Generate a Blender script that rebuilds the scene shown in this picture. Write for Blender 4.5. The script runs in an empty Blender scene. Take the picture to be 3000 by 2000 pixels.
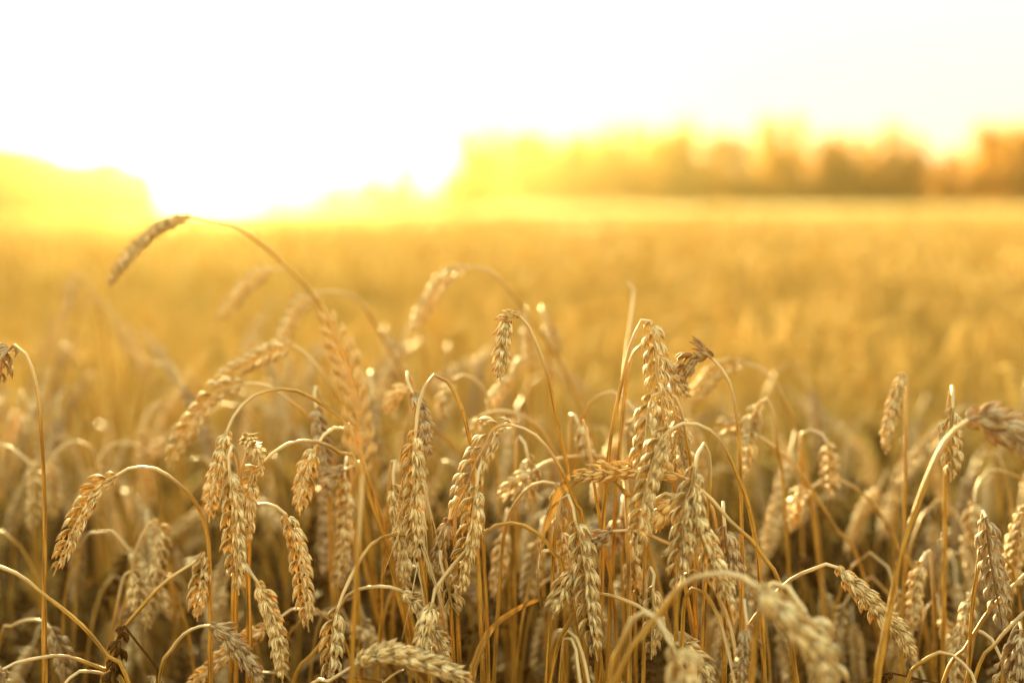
import bpy, math, random
import numpy as np
from mathutils import Vector, Matrix
R = math.radians
SC = bpy.context.scene
COL = SC.collection

# ------------------------------------------------------------------ camera
CAM_H, LENS = 0.97, 50.0
FPX = 3000*LENS/36.0
PITCH = math.atan(400/FPX)
cam = bpy.data.cameras.new('camera'); cam.lens = LENS; cam.sensor_width = 36
cam.clip_start = 0.05; cam.clip_end = 3000
cam.dof.use_dof = True; cam.dof.focus_distance = 0.955; cam.dof.aperture_fstop = 2.5
cam.dof.aperture_blades = 0
camo = bpy.data.objects.new('camera', cam); COL.objects.link(camo)
camo.location = (0, 0, CAM_H); camo.rotation_euler = (math.pi/2-PITCH, 0, 0)
SC.camera = camo
CAM = Matrix.Translation((0, 0, CAM_H)) @ Matrix.Rotation(math.pi/2-PITCH, 4, 'X')
def U(x, y, d):
    """photo position (3000x2000) at depth d metres -> world point"""
    return CAM @ Vector(((x-1500)/FPX*d, (1000-y)/FPX*d, -d))

# ------------------------------------------------------------------ light
ZENITH = 2.3
SKY_CAP, SKY_FLOOR, AUREOLE = (1.80, 1.39, 0.80), (0.22, 0.16, 0.08), (1.8, 1.4, 0.5)
SUN_AZ, SUN_EL = R(-13.0), R(7.0)            # azimuth measured from +Y, left is negative
SUN_DIR = Vector((math.sin(SUN_AZ)*math.cos(SUN_EL), math.cos(SUN_AZ)*math.cos(SUN_EL), math.sin(SUN_EL)))
w = bpy.data.worlds.new('World'); SC.world = w; w.use_nodes = True
nt = w.node_tree; nt.nodes.clear(); L = nt.links.new
out = nt.nodes.new('ShaderNodeOutputWorld')
sky = nt.nodes.new('ShaderNodeTexSky'); sky.sky_type = 'NISHITA'; sky.sun_disc = False
sky.sun_elevation = SUN_EL; sky.sun_rotation = SUN_AZ; sky.air_density = 1.0; sky.dust_density = 2.5; sky.ozone_density = 0.6
def wmix(mode, a, b, fac=1.0):
    m = nt.nodes.new('ShaderNodeMix'); m.data_type = 'RGBA'; m.blend_type = mode; m.inputs[0].default_value = 1.0
    for i, v in ((0, fac), (6, a), (7, b)):
        if isinstance(v, float): m.inputs[i].default_value = v
        elif isinstance(v, tuple): m.inputs[i].default_value = (*v, 1)
        else: L(v, m.inputs[i])
    return m.outputs[2]
c = wmix('MULTIPLY', sky.outputs[0], (1.0, 0.88, 0.66))
c = wmix('DARKEN', c, SKY_CAP)          # sky capped so its brightness doesn't swallow the blurred trees
c = wmix('LIGHTEN', c, SKY_FLOOR)
tc = nt.nodes.new('ShaderNodeTexCoord'); dp = nt.nodes.new('ShaderNodeVectorMath'); dp.operation = 'DOT_PRODUCT'
L(tc.outputs['Generated'], dp.inputs[0]); dp.inputs[1].default_value = SUN_DIR
mx0 = nt.nodes.new('ShaderNodeMath'); mx0.operation = 'MAXIMUM'; L(dp.outputs['Value'], mx0.inputs[0]); mx0.inputs[1].default_value = 0
pw = nt.nodes.new('ShaderNodeMath'); pw.operation = 'POWER'; L(mx0.outputs[0], pw.inputs[0]); pw.inputs[1].default_value = 45
sz = nt.nodes.new('ShaderNodeSeparateXYZ'); L(tc.outputs['Generated'], sz.inputs[0])
zr = nt.nodes.new('ShaderNodeMapRange'); L(sz.outputs[2], zr.inputs[0]); zr.inputs[1].default_value = 0.08; zr.inputs[2].default_value = 0.9
zr.inputs[3].default_value = 1.0; zr.inputs[4].default_value = ZENITH      # extra brightness added overhead, out of view, to light the ears from above
vs = nt.nodes.new('ShaderNodeVectorMath'); vs.operation = 'SCALE'; L(c, vs.inputs[0]); L(zr.outputs[0], vs.inputs['Scale']); c = vs.outputs[0]
c = wmix('ADD', c, AUREOLE, pw.outputs[0])
bg = nt.nodes.new('ShaderNodeBackground'); bg.inputs[1].default_value = 0.15
L(c, bg.inputs[0]); L(bg.outputs[0], out.inputs[0])
sl = bpy.data.lights.new('sun', 'SUN'); sl.energy = 4.6; sl.angle = R(0.6); sl.color = (1.0, 0.77, 0.32)
so = bpy.data.objects.new('sun', sl); COL.objects.link(so)
so.rotation_euler = SUN_DIR.to_track_quat('Z', 'Y').to_euler()
SC.view_settings.view_transform = 'Standard'; SC.view_settings.look = 'None'
SC.view_settings.gamma = 1; SC.view_settings.use_curve_mapping = False
SC.view_settings.exposure = 2.95
SC.render.engine = 'CYCLES'
cy = SC.cycles
cy.use_denoising = True
cy.max_bounces = 7; cy.diffuse_bounces = 2; cy.glossy_bounces = 2; cy.transmission_bounces = 5; cy.volume_bounces = 0
cy.sample_clamp_indirect = 8; cy.caustics_reflective = False; cy.caustics_refractive = False

# ------------------------------------------------------------------ materials
def ramp(nt, fac, stops):
    r = nt.nodes.new('ShaderNodeValToRGB'); cr = r.color_ramp
    while len(cr.elements) < len(stops): cr.elements.new(0.5)
    for e, (p, c) in zip(cr.elements, stops): e.position = p; e.color = (*c, 1)
    nt.links.new(fac, r.inputs[0]); return r.outputs[0]
def math_n(nt, op, a, b=None, c=None):
    m = nt.nodes.new('ShaderNodeMath'); m.operation = op
    for i, v in enumerate((a, b, c)):
        if v is None: continue
        if isinstance(v, (int, float)): m.inputs[i].default_value = v
        else: nt.links.new(v, m.inputs[i])
    return m.outputs[0]
def mixc(nt, fac, a, b, mode='MIX'):
    m = nt.nodes.new('ShaderNodeMix'); m.data_type = 'RGBA'; m.blend_type = mode
    for i, v in ((0, fac), (6, a), (7, b)):
        if isinstance(v, (int, float)): m.inputs[i].default_value = v
        elif isinstance(v, tuple): m.inputs[i].default_value = (*v, 1)
        else: nt.links.new(v, m.inputs[i])
    return m.outputs[2]
def plant_mat(name, light, mid, dark, trans, tfac, rough=0.5, stripe=9.0, along=1.6, bump=0.25, tip=None, spec=0.35, neck=None, var=0.35):
    """striped dry plant tissue; attribute 'uvr' holds (around, along, random)"""
    m = bpy.data.materials.new(name); m.use_nodes = True; nt = m.node_tree; nt.nodes.clear()
    at = nt.nodes.new('ShaderNodeAttribute'); at.attribute_name = 'uvr'
    sep = nt.nodes.new('ShaderNodeSeparateXYZ'); nt.links.new(at.outputs['Vector'], sep.inputs[0])
    oi = nt.nodes.new('ShaderNodeObjectInfo')
    rnd = math_n(nt, 'ADD', sep.outputs[2], oi.outputs['Random'])
    cmb = nt.nodes.new('ShaderNodeCombineXYZ')
    nt.links.new(math_n(nt, 'MULTIPLY', sep.outputs[0], stripe), cmb.inputs[0])
    nt.links.new(math_n(nt, 'MULTIPLY', sep.outputs[1], along), cmb.inputs[1])
    nt.links.new(math_n(nt, 'MULTIPLY', rnd, 37.0), cmb.inputs[2])
    n1 = nt.nodes.new('ShaderNodeTexNoise'); n1.inputs['Scale'].default_value = 1.0; n1.inputs['Detail'].default_value = 3
    nt.links.new(cmb.outputs[0], n1.inputs['Vector'])
    c = ramp(nt, n1.outputs['Fac'], [(0.34, dark), (0.46, mid), (0.60, light)])
    # whole-piece variation
    wn = nt.nodes.new('ShaderNodeTexWhiteNoise'); wn.noise_dimensions = '1D'
    nt.links.new(math_n(nt, 'MULTIPLY', rnd, 91.7), wn.inputs['W'])
    c = mixc(nt, math_n(nt, 'MULTIPLY', wn.outputs['Value'], var if var < 0.5 else var*0.55), c, mid if var < 0.5 else dark)
    n2 = nt.nodes.new('ShaderNodeTexNoise'); n2.inputs['Scale'].default_value = 420; n2.inputs['Detail'].default_value = 2
    tc = nt.nodes.new('ShaderNodeTexCoord'); nt.links.new(tc.outputs['Object'], n2.inputs['Vector'])
    sp = math_n(nt, 'GREATER_THAN', n2.outputs['Fac'], 0.63)
    c = mixc(nt, math_n(nt, 'MULTIPLY', sp, 0.35), c, dark)
    if tip:
        tf = math_n(nt, 'MULTIPLY', math_n(nt, 'SMOOTH_MIN', 1.0, math_n(nt, 'MAXIMUM', math_n(nt, 'MULTIPLY', math_n(nt, 'SUBTRACT', sep.outputs[1], 0.74), 4.0), 0.0), 0.1), 0.6)
        c = mixc(nt, tf, c, tip)
    if neck:
        nf = nt.nodes.new('ShaderNodeMapRange'); nt.links.new(sep.outputs[1], nf.inputs[0]); nf.inputs[1].default_value = 0.015; nf.inputs[2].default_value = 0.055; nf.inputs[3].default_value = 0.45; nf.inputs[4].default_value = 0.0
        c = mixc(nt, nf.outputs[0], c, neck)
    p = nt.nodes.new('ShaderNodeBsdfPrincipled'); nt.links.new(c, p.inputs['Base Color'])
    p.inputs['Roughness'].default_value = rough; p.inputs['Specular IOR Level'].default_value = spec
    b = nt.nodes.new('ShaderNodeBump'); b.inputs['Strength'].default_value = bump; b.inputs['Distance'].default_value = 0.0006
    nt.links.new(n1.outputs['Fac'], b.inputs['Height']); nt.links.new(b.outputs[0], p.inputs['Normal'])
    tr = nt.nodes.new('ShaderNodeBsdfTranslucent'); nt.links.new(mixc(nt, 0.6, c, trans), tr.inputs[0])
    mx = nt.nodes.new('ShaderNodeMixShader'); mx.inputs[0].default_value = tfac
    nt.links.new(p.outputs[0], mx.inputs[1]); nt.links.new(tr.outputs[0], mx.inputs[2])
    o = nt.nodes.new('ShaderNodeOutputMaterial'); nt.links.new(mx.outputs[0], o.inputs[0])
    return m
M_HUSK = plant_mat('husk', (0.92, 0.75, 0.44), (0.52, 0.315, 0.085), (0.08, 0.03, 0.005), (1.0, 0.56, 0.06), 0.17, tip=(0.24, 0.11, 0.025), bump=0.7, var=0.5, rough=0.62, spec=0.2)
M_YHUSK = plant_mat('yellow_husk', (0.78, 0.55, 0.24), (0.56, 0.33, 0.10), (0.22, 0.11, 0.02), (0.95, 0.60, 0.10), 0.14, bump=0.5)
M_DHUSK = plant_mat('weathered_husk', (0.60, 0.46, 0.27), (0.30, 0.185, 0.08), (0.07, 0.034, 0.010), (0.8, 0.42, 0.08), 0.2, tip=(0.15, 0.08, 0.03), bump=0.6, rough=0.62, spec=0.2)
M_STEM = plant_mat('straw', (0.52, 0.30, 0.05), (0.31, 0.15, 0.012), (0.10, 0.036, 0.003), (0.9, 0.45, 0.04), 0.12, rough=0.5, stripe=5, along=40, bump=0.2, spec=0.4, neck=(0.86, 0.74, 0.48))
M_LEAF = plant_mat('dry_leaf', (0.38, 0.22, 0.06), (0.22, 0.11, 0.02), (0.09, 0.04, 0.006), (0.8, 0.40, 0.07), 0.1, rough=0.55, stripe=12, along=6, bump=0.3)
M_MASS = plant_mat('crop', (0.86, 0.61, 0.20), (0.60, 0.36, 0.065), (0.20, 0.09, 0.01), (0.9, 0.50, 0.04), 0.10, rough=0.8, bump=0.0, spec=0.1, var=0.6)
M_LOW_SHADED = plant_mat('shade_dark_straw', (0.12, 0.06, 0.014), (0.06, 0.026, 0.004), (0.02, 0.008, 0.001), (0.5, 0.2, 0.02), 0.06, rough=0.9, bump=0.0, spec=0.05)  # straw colour darkened to stand for the shade deep in the crop
def simple(name, stops, scale, rough=0.9, trans=0.0, tcol=(1, .6, .2)):
    m = bpy.data.materials.new(name); m.use_nodes = True; nt = m.node_tree; nt.nodes.clear()
    tc = nt.nodes.new('ShaderNodeTexCoord'); n = nt.nodes.new('ShaderNodeTexNoise')
    n.inputs['Scale'].default_value = scale; n.inputs['Detail'].default_value = 6
    nt.links.new(tc.outputs['Object'], n.inputs['Vector'])
    c = ramp(nt, n.outputs['Fac'], stops)
    p = nt.nodes.new('ShaderNodeBsdfPrincipled'); p.inputs['Roughness'].default_value = rough
    nt.links.new(c, p.inputs['Base Color'])
    o = nt.nodes.new('ShaderNodeOutputMaterial')
    if trans:
        tr = nt.nodes.new('ShaderNodeBsdfTranslucent'); nt.links.new(mixc(nt, 0.5, c, tcol), tr.inputs[0])
        mx = nt.nodes.new('ShaderNodeMixShader'); mx.inputs[0].default_value = trans
        nt.links.new(p.outputs[0], mx.inputs[1]); nt.links.new(tr.outputs[0], mx.inputs[2]); nt.links.new(mx.outputs[0], o.inputs[0])
    else: nt.links.new(p.outputs[0], o.inputs[0])
    return m
M_SOIL = simple('soil', [(0.3, (0.06, 0.035, 0.015)), (0.7, (0.13, 0.075, 0.03))], 6)
M_BARK = simple('bark', [(0.3, (0.10, 0.06, 0.03)), (0.7, (0.24, 0.16, 0.09))], 5)
M_FOL = simple('autumn_leaves', [(0.3, (0.16, 0.08, 0.015)), (0.5, (0.28, 0.14, 0.025)), (0.7, (0.38, 0.20, 0.04))], 0.8, 0.7, 0.5, (1, .5, .08))
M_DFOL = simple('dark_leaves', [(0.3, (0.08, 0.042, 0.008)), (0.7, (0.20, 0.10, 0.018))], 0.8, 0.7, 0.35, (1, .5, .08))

# ------------------------------------------------------------------ mesh helpers
class MB:
    def __init__(s): s.v = []; s.f = []; s.a = []; s.n = 0
    def add(s, v, f, a):
        s.v.append(np.asarray(v, float)); s.f.append(np.asarray(f, int)+s.n); s.a.append(np.asarray(a, float)); s.n += len(v)
    def arrays(s): return np.vstack(s.v), np.vstack(s.f), np.vstack(s.a)
def to_mesh(name, V, F, A, mat, smooth=True):
    me = bpy.data.meshes.new(name)
    me.vertices.add(len(V)); me.vertices.foreach_set('co', V.astype(np.float32).ravel())
    k = F.shape[1]
    me.loops.add(F.size); me.loops.foreach_set('vertex_index', F.astype(np.int32).ravel())
    me.polygons.add(len(F)); me.polygons.foreach_set('loop_start', np.arange(0, F.size, k, dtype=np.int32))
    me.polygons.foreach_set('loop_total', np.full(len(F), k, dtype=np.int32))
    if smooth: me.polygons.foreach_set('use_smooth', np.ones(len(F), dtype=bool))
    me.update(calc_edges=True)
    if A is not None:
        at = me.attributes.new('uvr', 'FLOAT_VECTOR', 'POINT'); at.data.foreach_set('vector', A.astype(np.float32).ravel())
    me.materials.append(mat)
    return me
def build(mb, name, mat, parent=None, smooth=True):
    V, F, A = mb.arrays()
    o = bpy.data.objects.new(name, to_mesh(name, V, F, A, mat, smooth)); COL.objects.link(o)
    if parent: o.parent = parent
    return o
def catmull(pts, n):
    """resample a polyline smoothly, points evenly spaced"""
    P = np.array([list(p) for p in pts], float)
    if len(P) == 2: P = np.vstack([P[0], P.mean(0), P[1]])
    E = np.vstack([2*P[0]-P[1], P, 2*P[-1]-P[-2]])
    o = []
    for i in range(1, len(E)-2):
        p0, p1, p2, p3 = E[i-1:i+3]
        for t in np.linspace(0, 1, 12, endpoint=False):
            o.append(0.5*(2*p1+(p2-p0)*t+(2*p0-5*p1+4*p2-p3)*t*t+(-p0+3*p1-3*p2+p3)*t**3))
    o.append(E[-2]); o = np.array(o)
    s = np.concatenate([[0], np.cumsum(np.linalg.norm(np.diff(o, axis=0), axis=1))])
    q = np.linspace(0, s[-1], n)
    return np.stack([np.interp(q, s, o[:, k]) for k in range(3)], 1), s[-1]
def frames(P, roll=0.0):
    T = np.gradient(P, axis=0); T /= np.linalg.norm(T, axis=1)[:, None]+1e-12
    n = np.cross(T[0], [0.3, 1, 0.1]); n /= np.linalg.norm(n)
    b = np.cross(T[0], n); n = n*math.cos(roll)+b*math.sin(roll)
    N = [n]
    for i in range(1, len(P)):
        n = N[-1]-T[i]*np.dot(N[-1], T[i]); N.append(n/np.linalg.norm(n))
    N = np.array(N); return T, N, np.cross(T, N)
def tube(mb, P, rad, k=7, rnd=0.0, roll=0.0, flat=1.0):
    T, N, B = frames(P, roll); m = len(P)
    rad = np.broadcast_to(rad, (m,))
    s = np.concatenate([[0], np.cumsum(np.linalg.norm(np.diff(P, axis=0), axis=1))])
    a = np.linspace(0, 2*math.pi, k, endpoint=False)
    V = P[:, None]+rad[:, None, None]*(N[:, None]*np.cos(a)[None, :, None]+B[:, None]*flat*np.sin(a)[None, :, None])
    A = np.zeros((m, k, 3)); A[..., 0] = np.abs(np.linspace(-1, 1, k, endpoint=False)); A[..., 1] = s[:, None]; A[..., 2] = rnd
    i = np.arange(m-1)[:, None]; j = np.arange(k)[None]
    F = np.stack([i*k+j, i*k+(j+1) % k, (i+1)*k+(j+1) % k, (i+1)*k+j], -1).reshape(-1, 4)
    V = V.reshape(-1, 3); n = len(V)
    # end caps as quads fans (k small): use collapsed rings
    V = np.vstack([V, P[0], P[-1]]); A = np.vstack([A.reshape(-1, 3), [0, 0, rnd], [0, s[-1], rnd]])
    c = [[n, (q+1) % k, q, q] for q in range(0)]
    mb.add(V, F, A)
def husk(L, W, TH, nu, nv, rnd, tip=0.16, curl=0.25):
    """pointed boat-shaped husk along +Z, bulging to +X"""
    u = np.linspace(0, 1, nu)
    body = np.interp(u, [0, .12, .3, .45, .62, .8, .92, 1], [.3, .66, .96, 1.0, .82, .46, .18, .02])
    body = np.maximum(body, 0.035); body[0] = 0.25
    a = np.linspace(0, 2*np.pi, nv, endpoint=False)
    cx = np.cos(a); sy = np.sin(a)
    cx = np.where(cx > 0, cx**1.0*(1+0.22*(cx > 0.93)), cx*0.45)        # keel outside, flat inside
    x = (TH/2)*body[:, None]*cx[None]; y = (W/2)*body[:, None]*sy[None]; z = np.repeat(u[:, None]*L, nv, 1)
    x = x*(1+.0*u[:, None]) + (TH*0.55*np.sin(np.pi*u*0.9)-curl*L*0.22*u**2)[:, None]
    V = np.stack([x, y, z], -1).reshape(-1, 3)
    A = np.zeros((nu, nv, 3)); A[..., 0] = np.abs(a-np.pi)/np.pi; A[..., 1] = u[:, None]; A[..., 2] = rnd
    i = np.arange(nu-1)[:, None]; j = np.arange(nv)[None]
    F = np.stack([i*nv+j, i*nv+(j+1) % nv, (i+1)*nv+(j+1) % nv, (i+1)*nv+j], -1).reshape(-1, 4)
    return V, F, A.reshape(-1, 3)
def rotm(ax, a):
    return np.array(Matrix.Rotation(a, 3, ax))
def spikelet_arrays(rng, nu, nv, full=True, open_=1.0):
    """fan of husks: ear axis is +Z, outward is +X, fan spreads in Y"""
    mb = MB()
    rows = [(-37, 8.6, 3.6, 2.3, -0.3, 12), (37, 8.6, 3.6, 2.3, -0.3, 12), (-17, 10.9, 3.9, 2.7, 0.4, 17), (18, 10.4, 3.9, 2.7, 0.5, 18), (1, 9.2, 3.4, 2.7, 1.5, 27)]
    if not full: rows = [(-26, 9.6, 4.8, 3.2, 0, 13), (26, 9.4, 4.8, 3.2, 0, 14), (0, 9.2, 3.8, 3.2, 1.1, 22)]
    for (fan, l, wd, th, off, tilt) in rows:
        s = rng.uniform(0.88, 1.12)
        V, F, A = husk(l*s, wd*rng.uniform(.9, 1.12), th, nu, nv, rng.random(), tip=rng.uniform(.10, .24), curl=rng.uniform(-.35, .4))
        V = V @ rotm('Y', R(tilt*open_+rng.uniform(-4, 4))).T
        V = V @ rotm('X', R(-(fan*open_*0.9+rng.uniform(-5, 5)))).T
        V[:, 0] += off; V[:, 1] += math.copysign(min(abs(fan)/37, 1)*1.0, fan) if abs(fan) > 2 else 0; V[:, 2] += 0.9*off
        mb.add(V*0.001, F, A)
    return mb.arrays()
rng = random.Random(11)
SPK_HI = [spikelet_arrays(rng, 11, 10, True, rng.uniform(.85, 1.2)) for _ in range(7)]
SPK_MID = [spikelet_arrays(rng, 6, 6, True, rng.uniform(.85, 1.15)) for _ in range(5)]
SPK_LO = [spikelet_arrays(rng, 4, 4, False) for _ in range(4)]
SPK_MESH = {}
def spk_mesh(k, mat):
    if (k, mat.name) not in SPK_MESH:
        V, F, A = SPK_HI[k]; SPK_MESH[(k, mat.name)] = to_mesh('spikelet', V, F, A, mat)
    return SPK_MESH[(k, mat.name)]
def ear_nodes(pts, rng, roll, pitch=0.0037, size=1.0, gap=1.0):
    size = size*1.13
    P, Ln = catmull(pts, 60)
    n = max(6, int(Ln/(pitch*size))); T, N, B = frames(P, roll)
    s = np.linspace(0, 59*(1-0.0075*size/max(Ln, .02)), n); out = []
    for i, q in enumerate(s):
        j = int(q); t = i/(n-1); sg = 1 if i % 2 else -1
        sc = size*min(1, 0.62+t*3.2)*(1-0.42*max(0, (t-0.66)/0.34)**1.3)*rng.uniform(.93, 1.07)
        x = N[j]*sg; z = T[j]; tw = rng.uniform(-.13, .13)
        x2 = x*math.cos(tw)+B[j]*math.sin(tw)
        if i == n-1: x2 = x2*0.3+z*0; x2 = x
        y = np.cross(z, x2)
        m = np.stack([x2, y, z], 1)*sc
        if i >= n-2: m = m @ rotm('Y', R(-16))
        o = P[j]+x*0.0011*size
        out.append((m, o))
    return P, out

def ground_path(pts, rng, n_extra=4, lean=None):
    """continue a stem path from its last visible point down to the soil"""
    p = Vector(pts[-1]); q = Vector(pts[-2]); d = (p-q); d.normalize()
    if d.z > -0.25: d.z = -0.35; d.normalize()
    pts = list(pts); h = p.z; hd = Vector((d.x, d.y, 0))
    if hd.length > 0.7: hd *= 0.7/hd.length
    k = h*0.25
    for t in (0.2, 0.5, 0.8, 1.0):
        w_ = (1-(1-t)**2)*0.5
        pts.append(Vector((p.x+hd.x*k*w_/0.5*1.0, p.y+hd.y*k*w_/0.5+rng.uniform(-.004, .004), h*(1-t))))
    return pts
def tag(o, label, cat, group=None, kind=None):
    if label: o['label'] = label
    if cat: o['category'] = cat
    if group: o['group'] = group
    if kind: o['kind'] = kind
    return o
def leaf_mesh(mb, base, az, L_, rng, droop=1.0, width=0.007):
    n = 14; P = [Vector(base)]; el = rng.uniform(.5, 1.1); d = Vector((math.cos(az), math.sin(az), 0))
    step = L_/n; tw = rng.uniform(-3, 3)
    V = []; A = []; rnd = rng.random()
    for i in range(n+1):
        t = i/n
        if i: P.append(P[-1]+(d*math.cos(el)+Vector((0, 0, math.sin(el))))*step); el -= droop*rng.uniform(.1, .42)
        side = Vector((-d.y, d.x, 0)); up = d*(-math.sin(el))+Vector((0, 0, math.cos(el)))
        a = tw*t; sd = side*math.cos(a)+up*math.sin(a); w_ = width*0.5*(math.sin(math.pi*min(1, .25+t*.75))**.7+.03)
        nn = side*-math.sin(a)+up*math.cos(a)
        for s_, hh in ((-1, .25), (0, 0), (1, .25)):
            V.append(P[-1]+sd*w_*s_+nn*w_*hh); A.append((abs(s_)*.5+.25*(s_+1), t*L_*4, rnd))
    F = [[3*i+j, 3*i+j+1, 3*i+j+4, 3*i+j+3] for i in range(n) for j in range(2)]
    mb.add([list(v) for v in V], F, A)

def stalk(stem, ear, d0, label, rng, roll=None, awns=False, sharp=True, mat=None, size=1.0, group='bent wheat stalks of the front rows', leaf=False, dd=0.0, thick=1.0, open_down=True, cat='wheat stalk'):
    """one wheat plant from photo points. stem: ear end first, then down. ear: base first."""
    mat = mat or M_HUSK
    if sharp and d0 < .96: size *= 1.12
    if abs(d0-.955) < .1: d0 = .955+(d0-.955)*.6
    def u3(lst, dz0, dz1):
        n = len(lst); o = []
        for i, p in enumerate(lst):
            d = p[2] if len(p) > 2 else d0+dz0+(dz1-dz0)*i/max(1, n-1)
            o.append(U(p[0], p[1], d))
        return o
    S = u3(stem, 0, 0.02) if stem else []
    E = u3(ear, 0, dd) if ear else []
    if E and not S:      # hook hidden behind the ear
        b = E[0]; u = (E[0]-E[1]).normalized()
        S = [b, b+u*.010+Vector((0, .004, .001)), b+u*.012+Vector((.002, .014, 0)), b+Vector((.003, .024, -.02)), b+Vector((.006, .03, -.12))]
    elif E:
        S = [E[0]]+[p for p in S if (p-E[0]).length > 0.004]
    S = ground_path(S, rng)
    base = Vector(S[-1]); base.z = 0
    root = bpy.data.objects.new('wheat_stalk', None); COL.objects.link(root); root.location = base
    root.empty_display_size = 0.02
    tag(root, label, cat, group)
    P, Ln = catmull([p-base for p in S], 90)
    t = np.linspace(0, Ln, 90)
    rad = np.interp(t, [0, .02, .12, .35, .9], [.0010, .00120, .00145, .00165, .0020])*thick
    kn = rng.uniform(.25, .33)                                   # a stem node
    rad = rad*(1+0.45*np.exp(-((t-kn)/.004)**2))*(1+.22*(t > kn-.11)*(t < kn)+.06*np.sin(t*90+rng.uniform(0, 6)))    # node and leaf sheath
    P[3:-3] += np.cumsum(np.array([[rng.gauss(0, 1) for _ in range(3)] for _ in range(84)]), 0)*.00009
    mb = MB(); tube(mb, P, rad, 9, rng.random()); build(mb, 'stem', M_STEM, root)
    if leaf:
        j = int(np.argmin(np.abs(t-rng.uniform(.22, .38)))); mb = MB()
        leaf_mesh(mb, P[j], rng.uniform(0, 6.28), rng.uniform(.10, .2), rng, width=.009); build(mb, 'leaf', M_LEAF, root)
    if E:
        if roll is None: roll = rng.uniform(0, math.pi)
        EP, nodes = ear_nodes([p-base for p in E], rng, roll, size=size)
        mb = MB()
        if sharp:
            tube(mb, EP, np.linspace(.0011, .0005, 60), 6, rng.random()); eo = build(mb, 'ear', mat, root)
            for (m, o) in nodes:
                so_ = bpy.data.objects.new('spikelet', spk_mesh(rng.randrange(7), mat)); COL.objects.link(so_)
                M4 = Matrix.Identity(4)
                for r_ in range(3):
                    for c_ in range(3): M4[r_][c_] = m[r_][c_]
                    M4[r_][3] = o[r_]
                so_.parent = eo; so_.matrix_local = M4
        else:
            tube(mb, EP, np.linspace(.0011, .0005, 60), 4, rng.random())
            for (m, o) in nodes:
                V, F, A = SPK_MID[rng.randrange(5)]; mb.add(V @ m.T+o, F, A+[0, 0, rng.random()])
            eo = build(mb, 'ear', mat, root)
        if awns:
            for (m, o) in nodes[1:]:
                for q in range(rng.choice((1, 1, 2))):
                    z = m[:, 2]/np.linalg.norm(m[:, 2]); x = m[:, 0]/np.linalg.norm(m[:, 0]); y = np.cross(z, x)
                    st = o+z*.008+x*.004; dr = z*1.0+x*rng.uniform(.15, .6)+y*rng.uniform(-.3, .3); dr /= np.linalg.norm(dr)
                    ln = rng.uniform(.03, .062); bend = x*rng.uniform(-.012, .006)+np.array([0, 0, -.004])
                    pp = np.array([st+dr*ln*k+bend*k*k for k in np.linspace(0, 1, 8)])
                    am = MB(); tube(am, pp, np.linspace(.00040, .00018, 8), 4, rng.random()); build(am, 'awn', M_STEM, eo)
    return root

# ------------------------------------------------------------------ the named stalks of the front rows (photo points, depth)
def P_(s): return [tuple(float(a) for a in q.split(',')) for q in s.split()]
H = []
def add(label, d, stem, ear, **k): H.append((label, d, P_(stem), P_(ear), k))
add('tallest wheat stalk, arching far left below the sun glow, its ear drooping in mid air', 1.2, '560,632 620,645 690,662 760,712 850,792 930,880 985,990 1040,1120 1085,1300', '555,630 470,665 400,725 345,790 315,845', sharp=False, roll=1.2)
add('upright wheat ear with spiky husks on a straight thick stem, crossed by the tallest stalk', .82, '1062,1400 1045,1700 1030,2000', '1062,1390 1052,1280 1040,1170 1005,1040 945,890', mat='Y', roll=.3, size=.95, thick=1.1)
add('soft wheat ear under the arch of the tallest stalk, hanging down to the left', 1.32, '800,788 835,785 870,810 930,900 970,1020 1010,1150', '800,788 755,810 700,865 635,945', sharp=False)
add('wheat ear crossing behind the tallest stalk, its long stem curving down to the right', 1.3, '935,855 1000,855 1060,890 1110,970 1160,1060 1200,1120 1220,1200', '935,855 880,890 845,950 810,1020', sharp=False)
add('wheat ear lying almost level, upper of two slanting ears beside the upright ear', 1.14, '860,1012 900,1040 950,1100 1000,1180 1020,1230', '858,1010 760,1045 690,1085 610,1125', sharp=False)
add('long wheat ear slanting down left, lower of two slanting ears beside the upright ear', 1.1, '718,1120 770,1125 830,1160 900,1220 960,1300', '715,1125 640,1145 580,1210 530,1290 490,1370', sharp=False, size=1.1)
add('wheat stalk with a wide pale arch and hanging ear left of the upright ear', 1.02, '668,1258 690,1210 740,1160 800,1140 870,1145 940,1180 1010,1240 1050,1300', '665,1262 650,1340 625,1430 612,1530', sharp=True)
add('wheat ear with a whiskered tip, slanting down under a round pale arch at the left', .985, '345,1390 370,1375 400,1367 460,1375 520,1415 570,1470 600,1540 613,1650 615,2000', '340,1393 285,1425 245,1490 205,1570 157,1685', roll=.5)
add('wheat ear cut by the left edge of the picture on a thin orange stem', .93, '48,1010 70,1030 100,1100 115,1200 125,1350 130,1500 130,2000', '40,1010 10,1045 3,1090 -2,1130', mat='D')
add('short crinkled wheat ear seen end on, pointing towards the viewer above the hanging ear', .97, '725,1320 710,1365 697,1430 690,1640', '722,1298,.985 735,1302,.962 752,1325,.945 760,1365,.938', mat='Y', roll=.2)
add('sharp hanging wheat ear directly below the crinkled ear', .93, '', '672,1378 680,1450 685,1550 690,1640 700,1742', roll=.25)
add('wheat stalk with a pale arch, its ear tucked behind the sharp hanging ear', 1.0, '784,1337 830,1305 890,1290 950,1300 1000,1330 1058,1390', '775,1350 735,1395 725,1470 715,1560 710,1620')
add('wheat ear under a small pale hook just left of the upright ear', 1.02, '935,1296 945,1278 972,1254 1010,1258 1040,1285', '928,1306 905,1360 892,1420 878,1510')
add('brown wheat ear peeping above the small pale hook left of the upright ear', 1.08, '', '925,1192 938,1260 950,1330 955,1420', sharp=False, mat='D')
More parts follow.
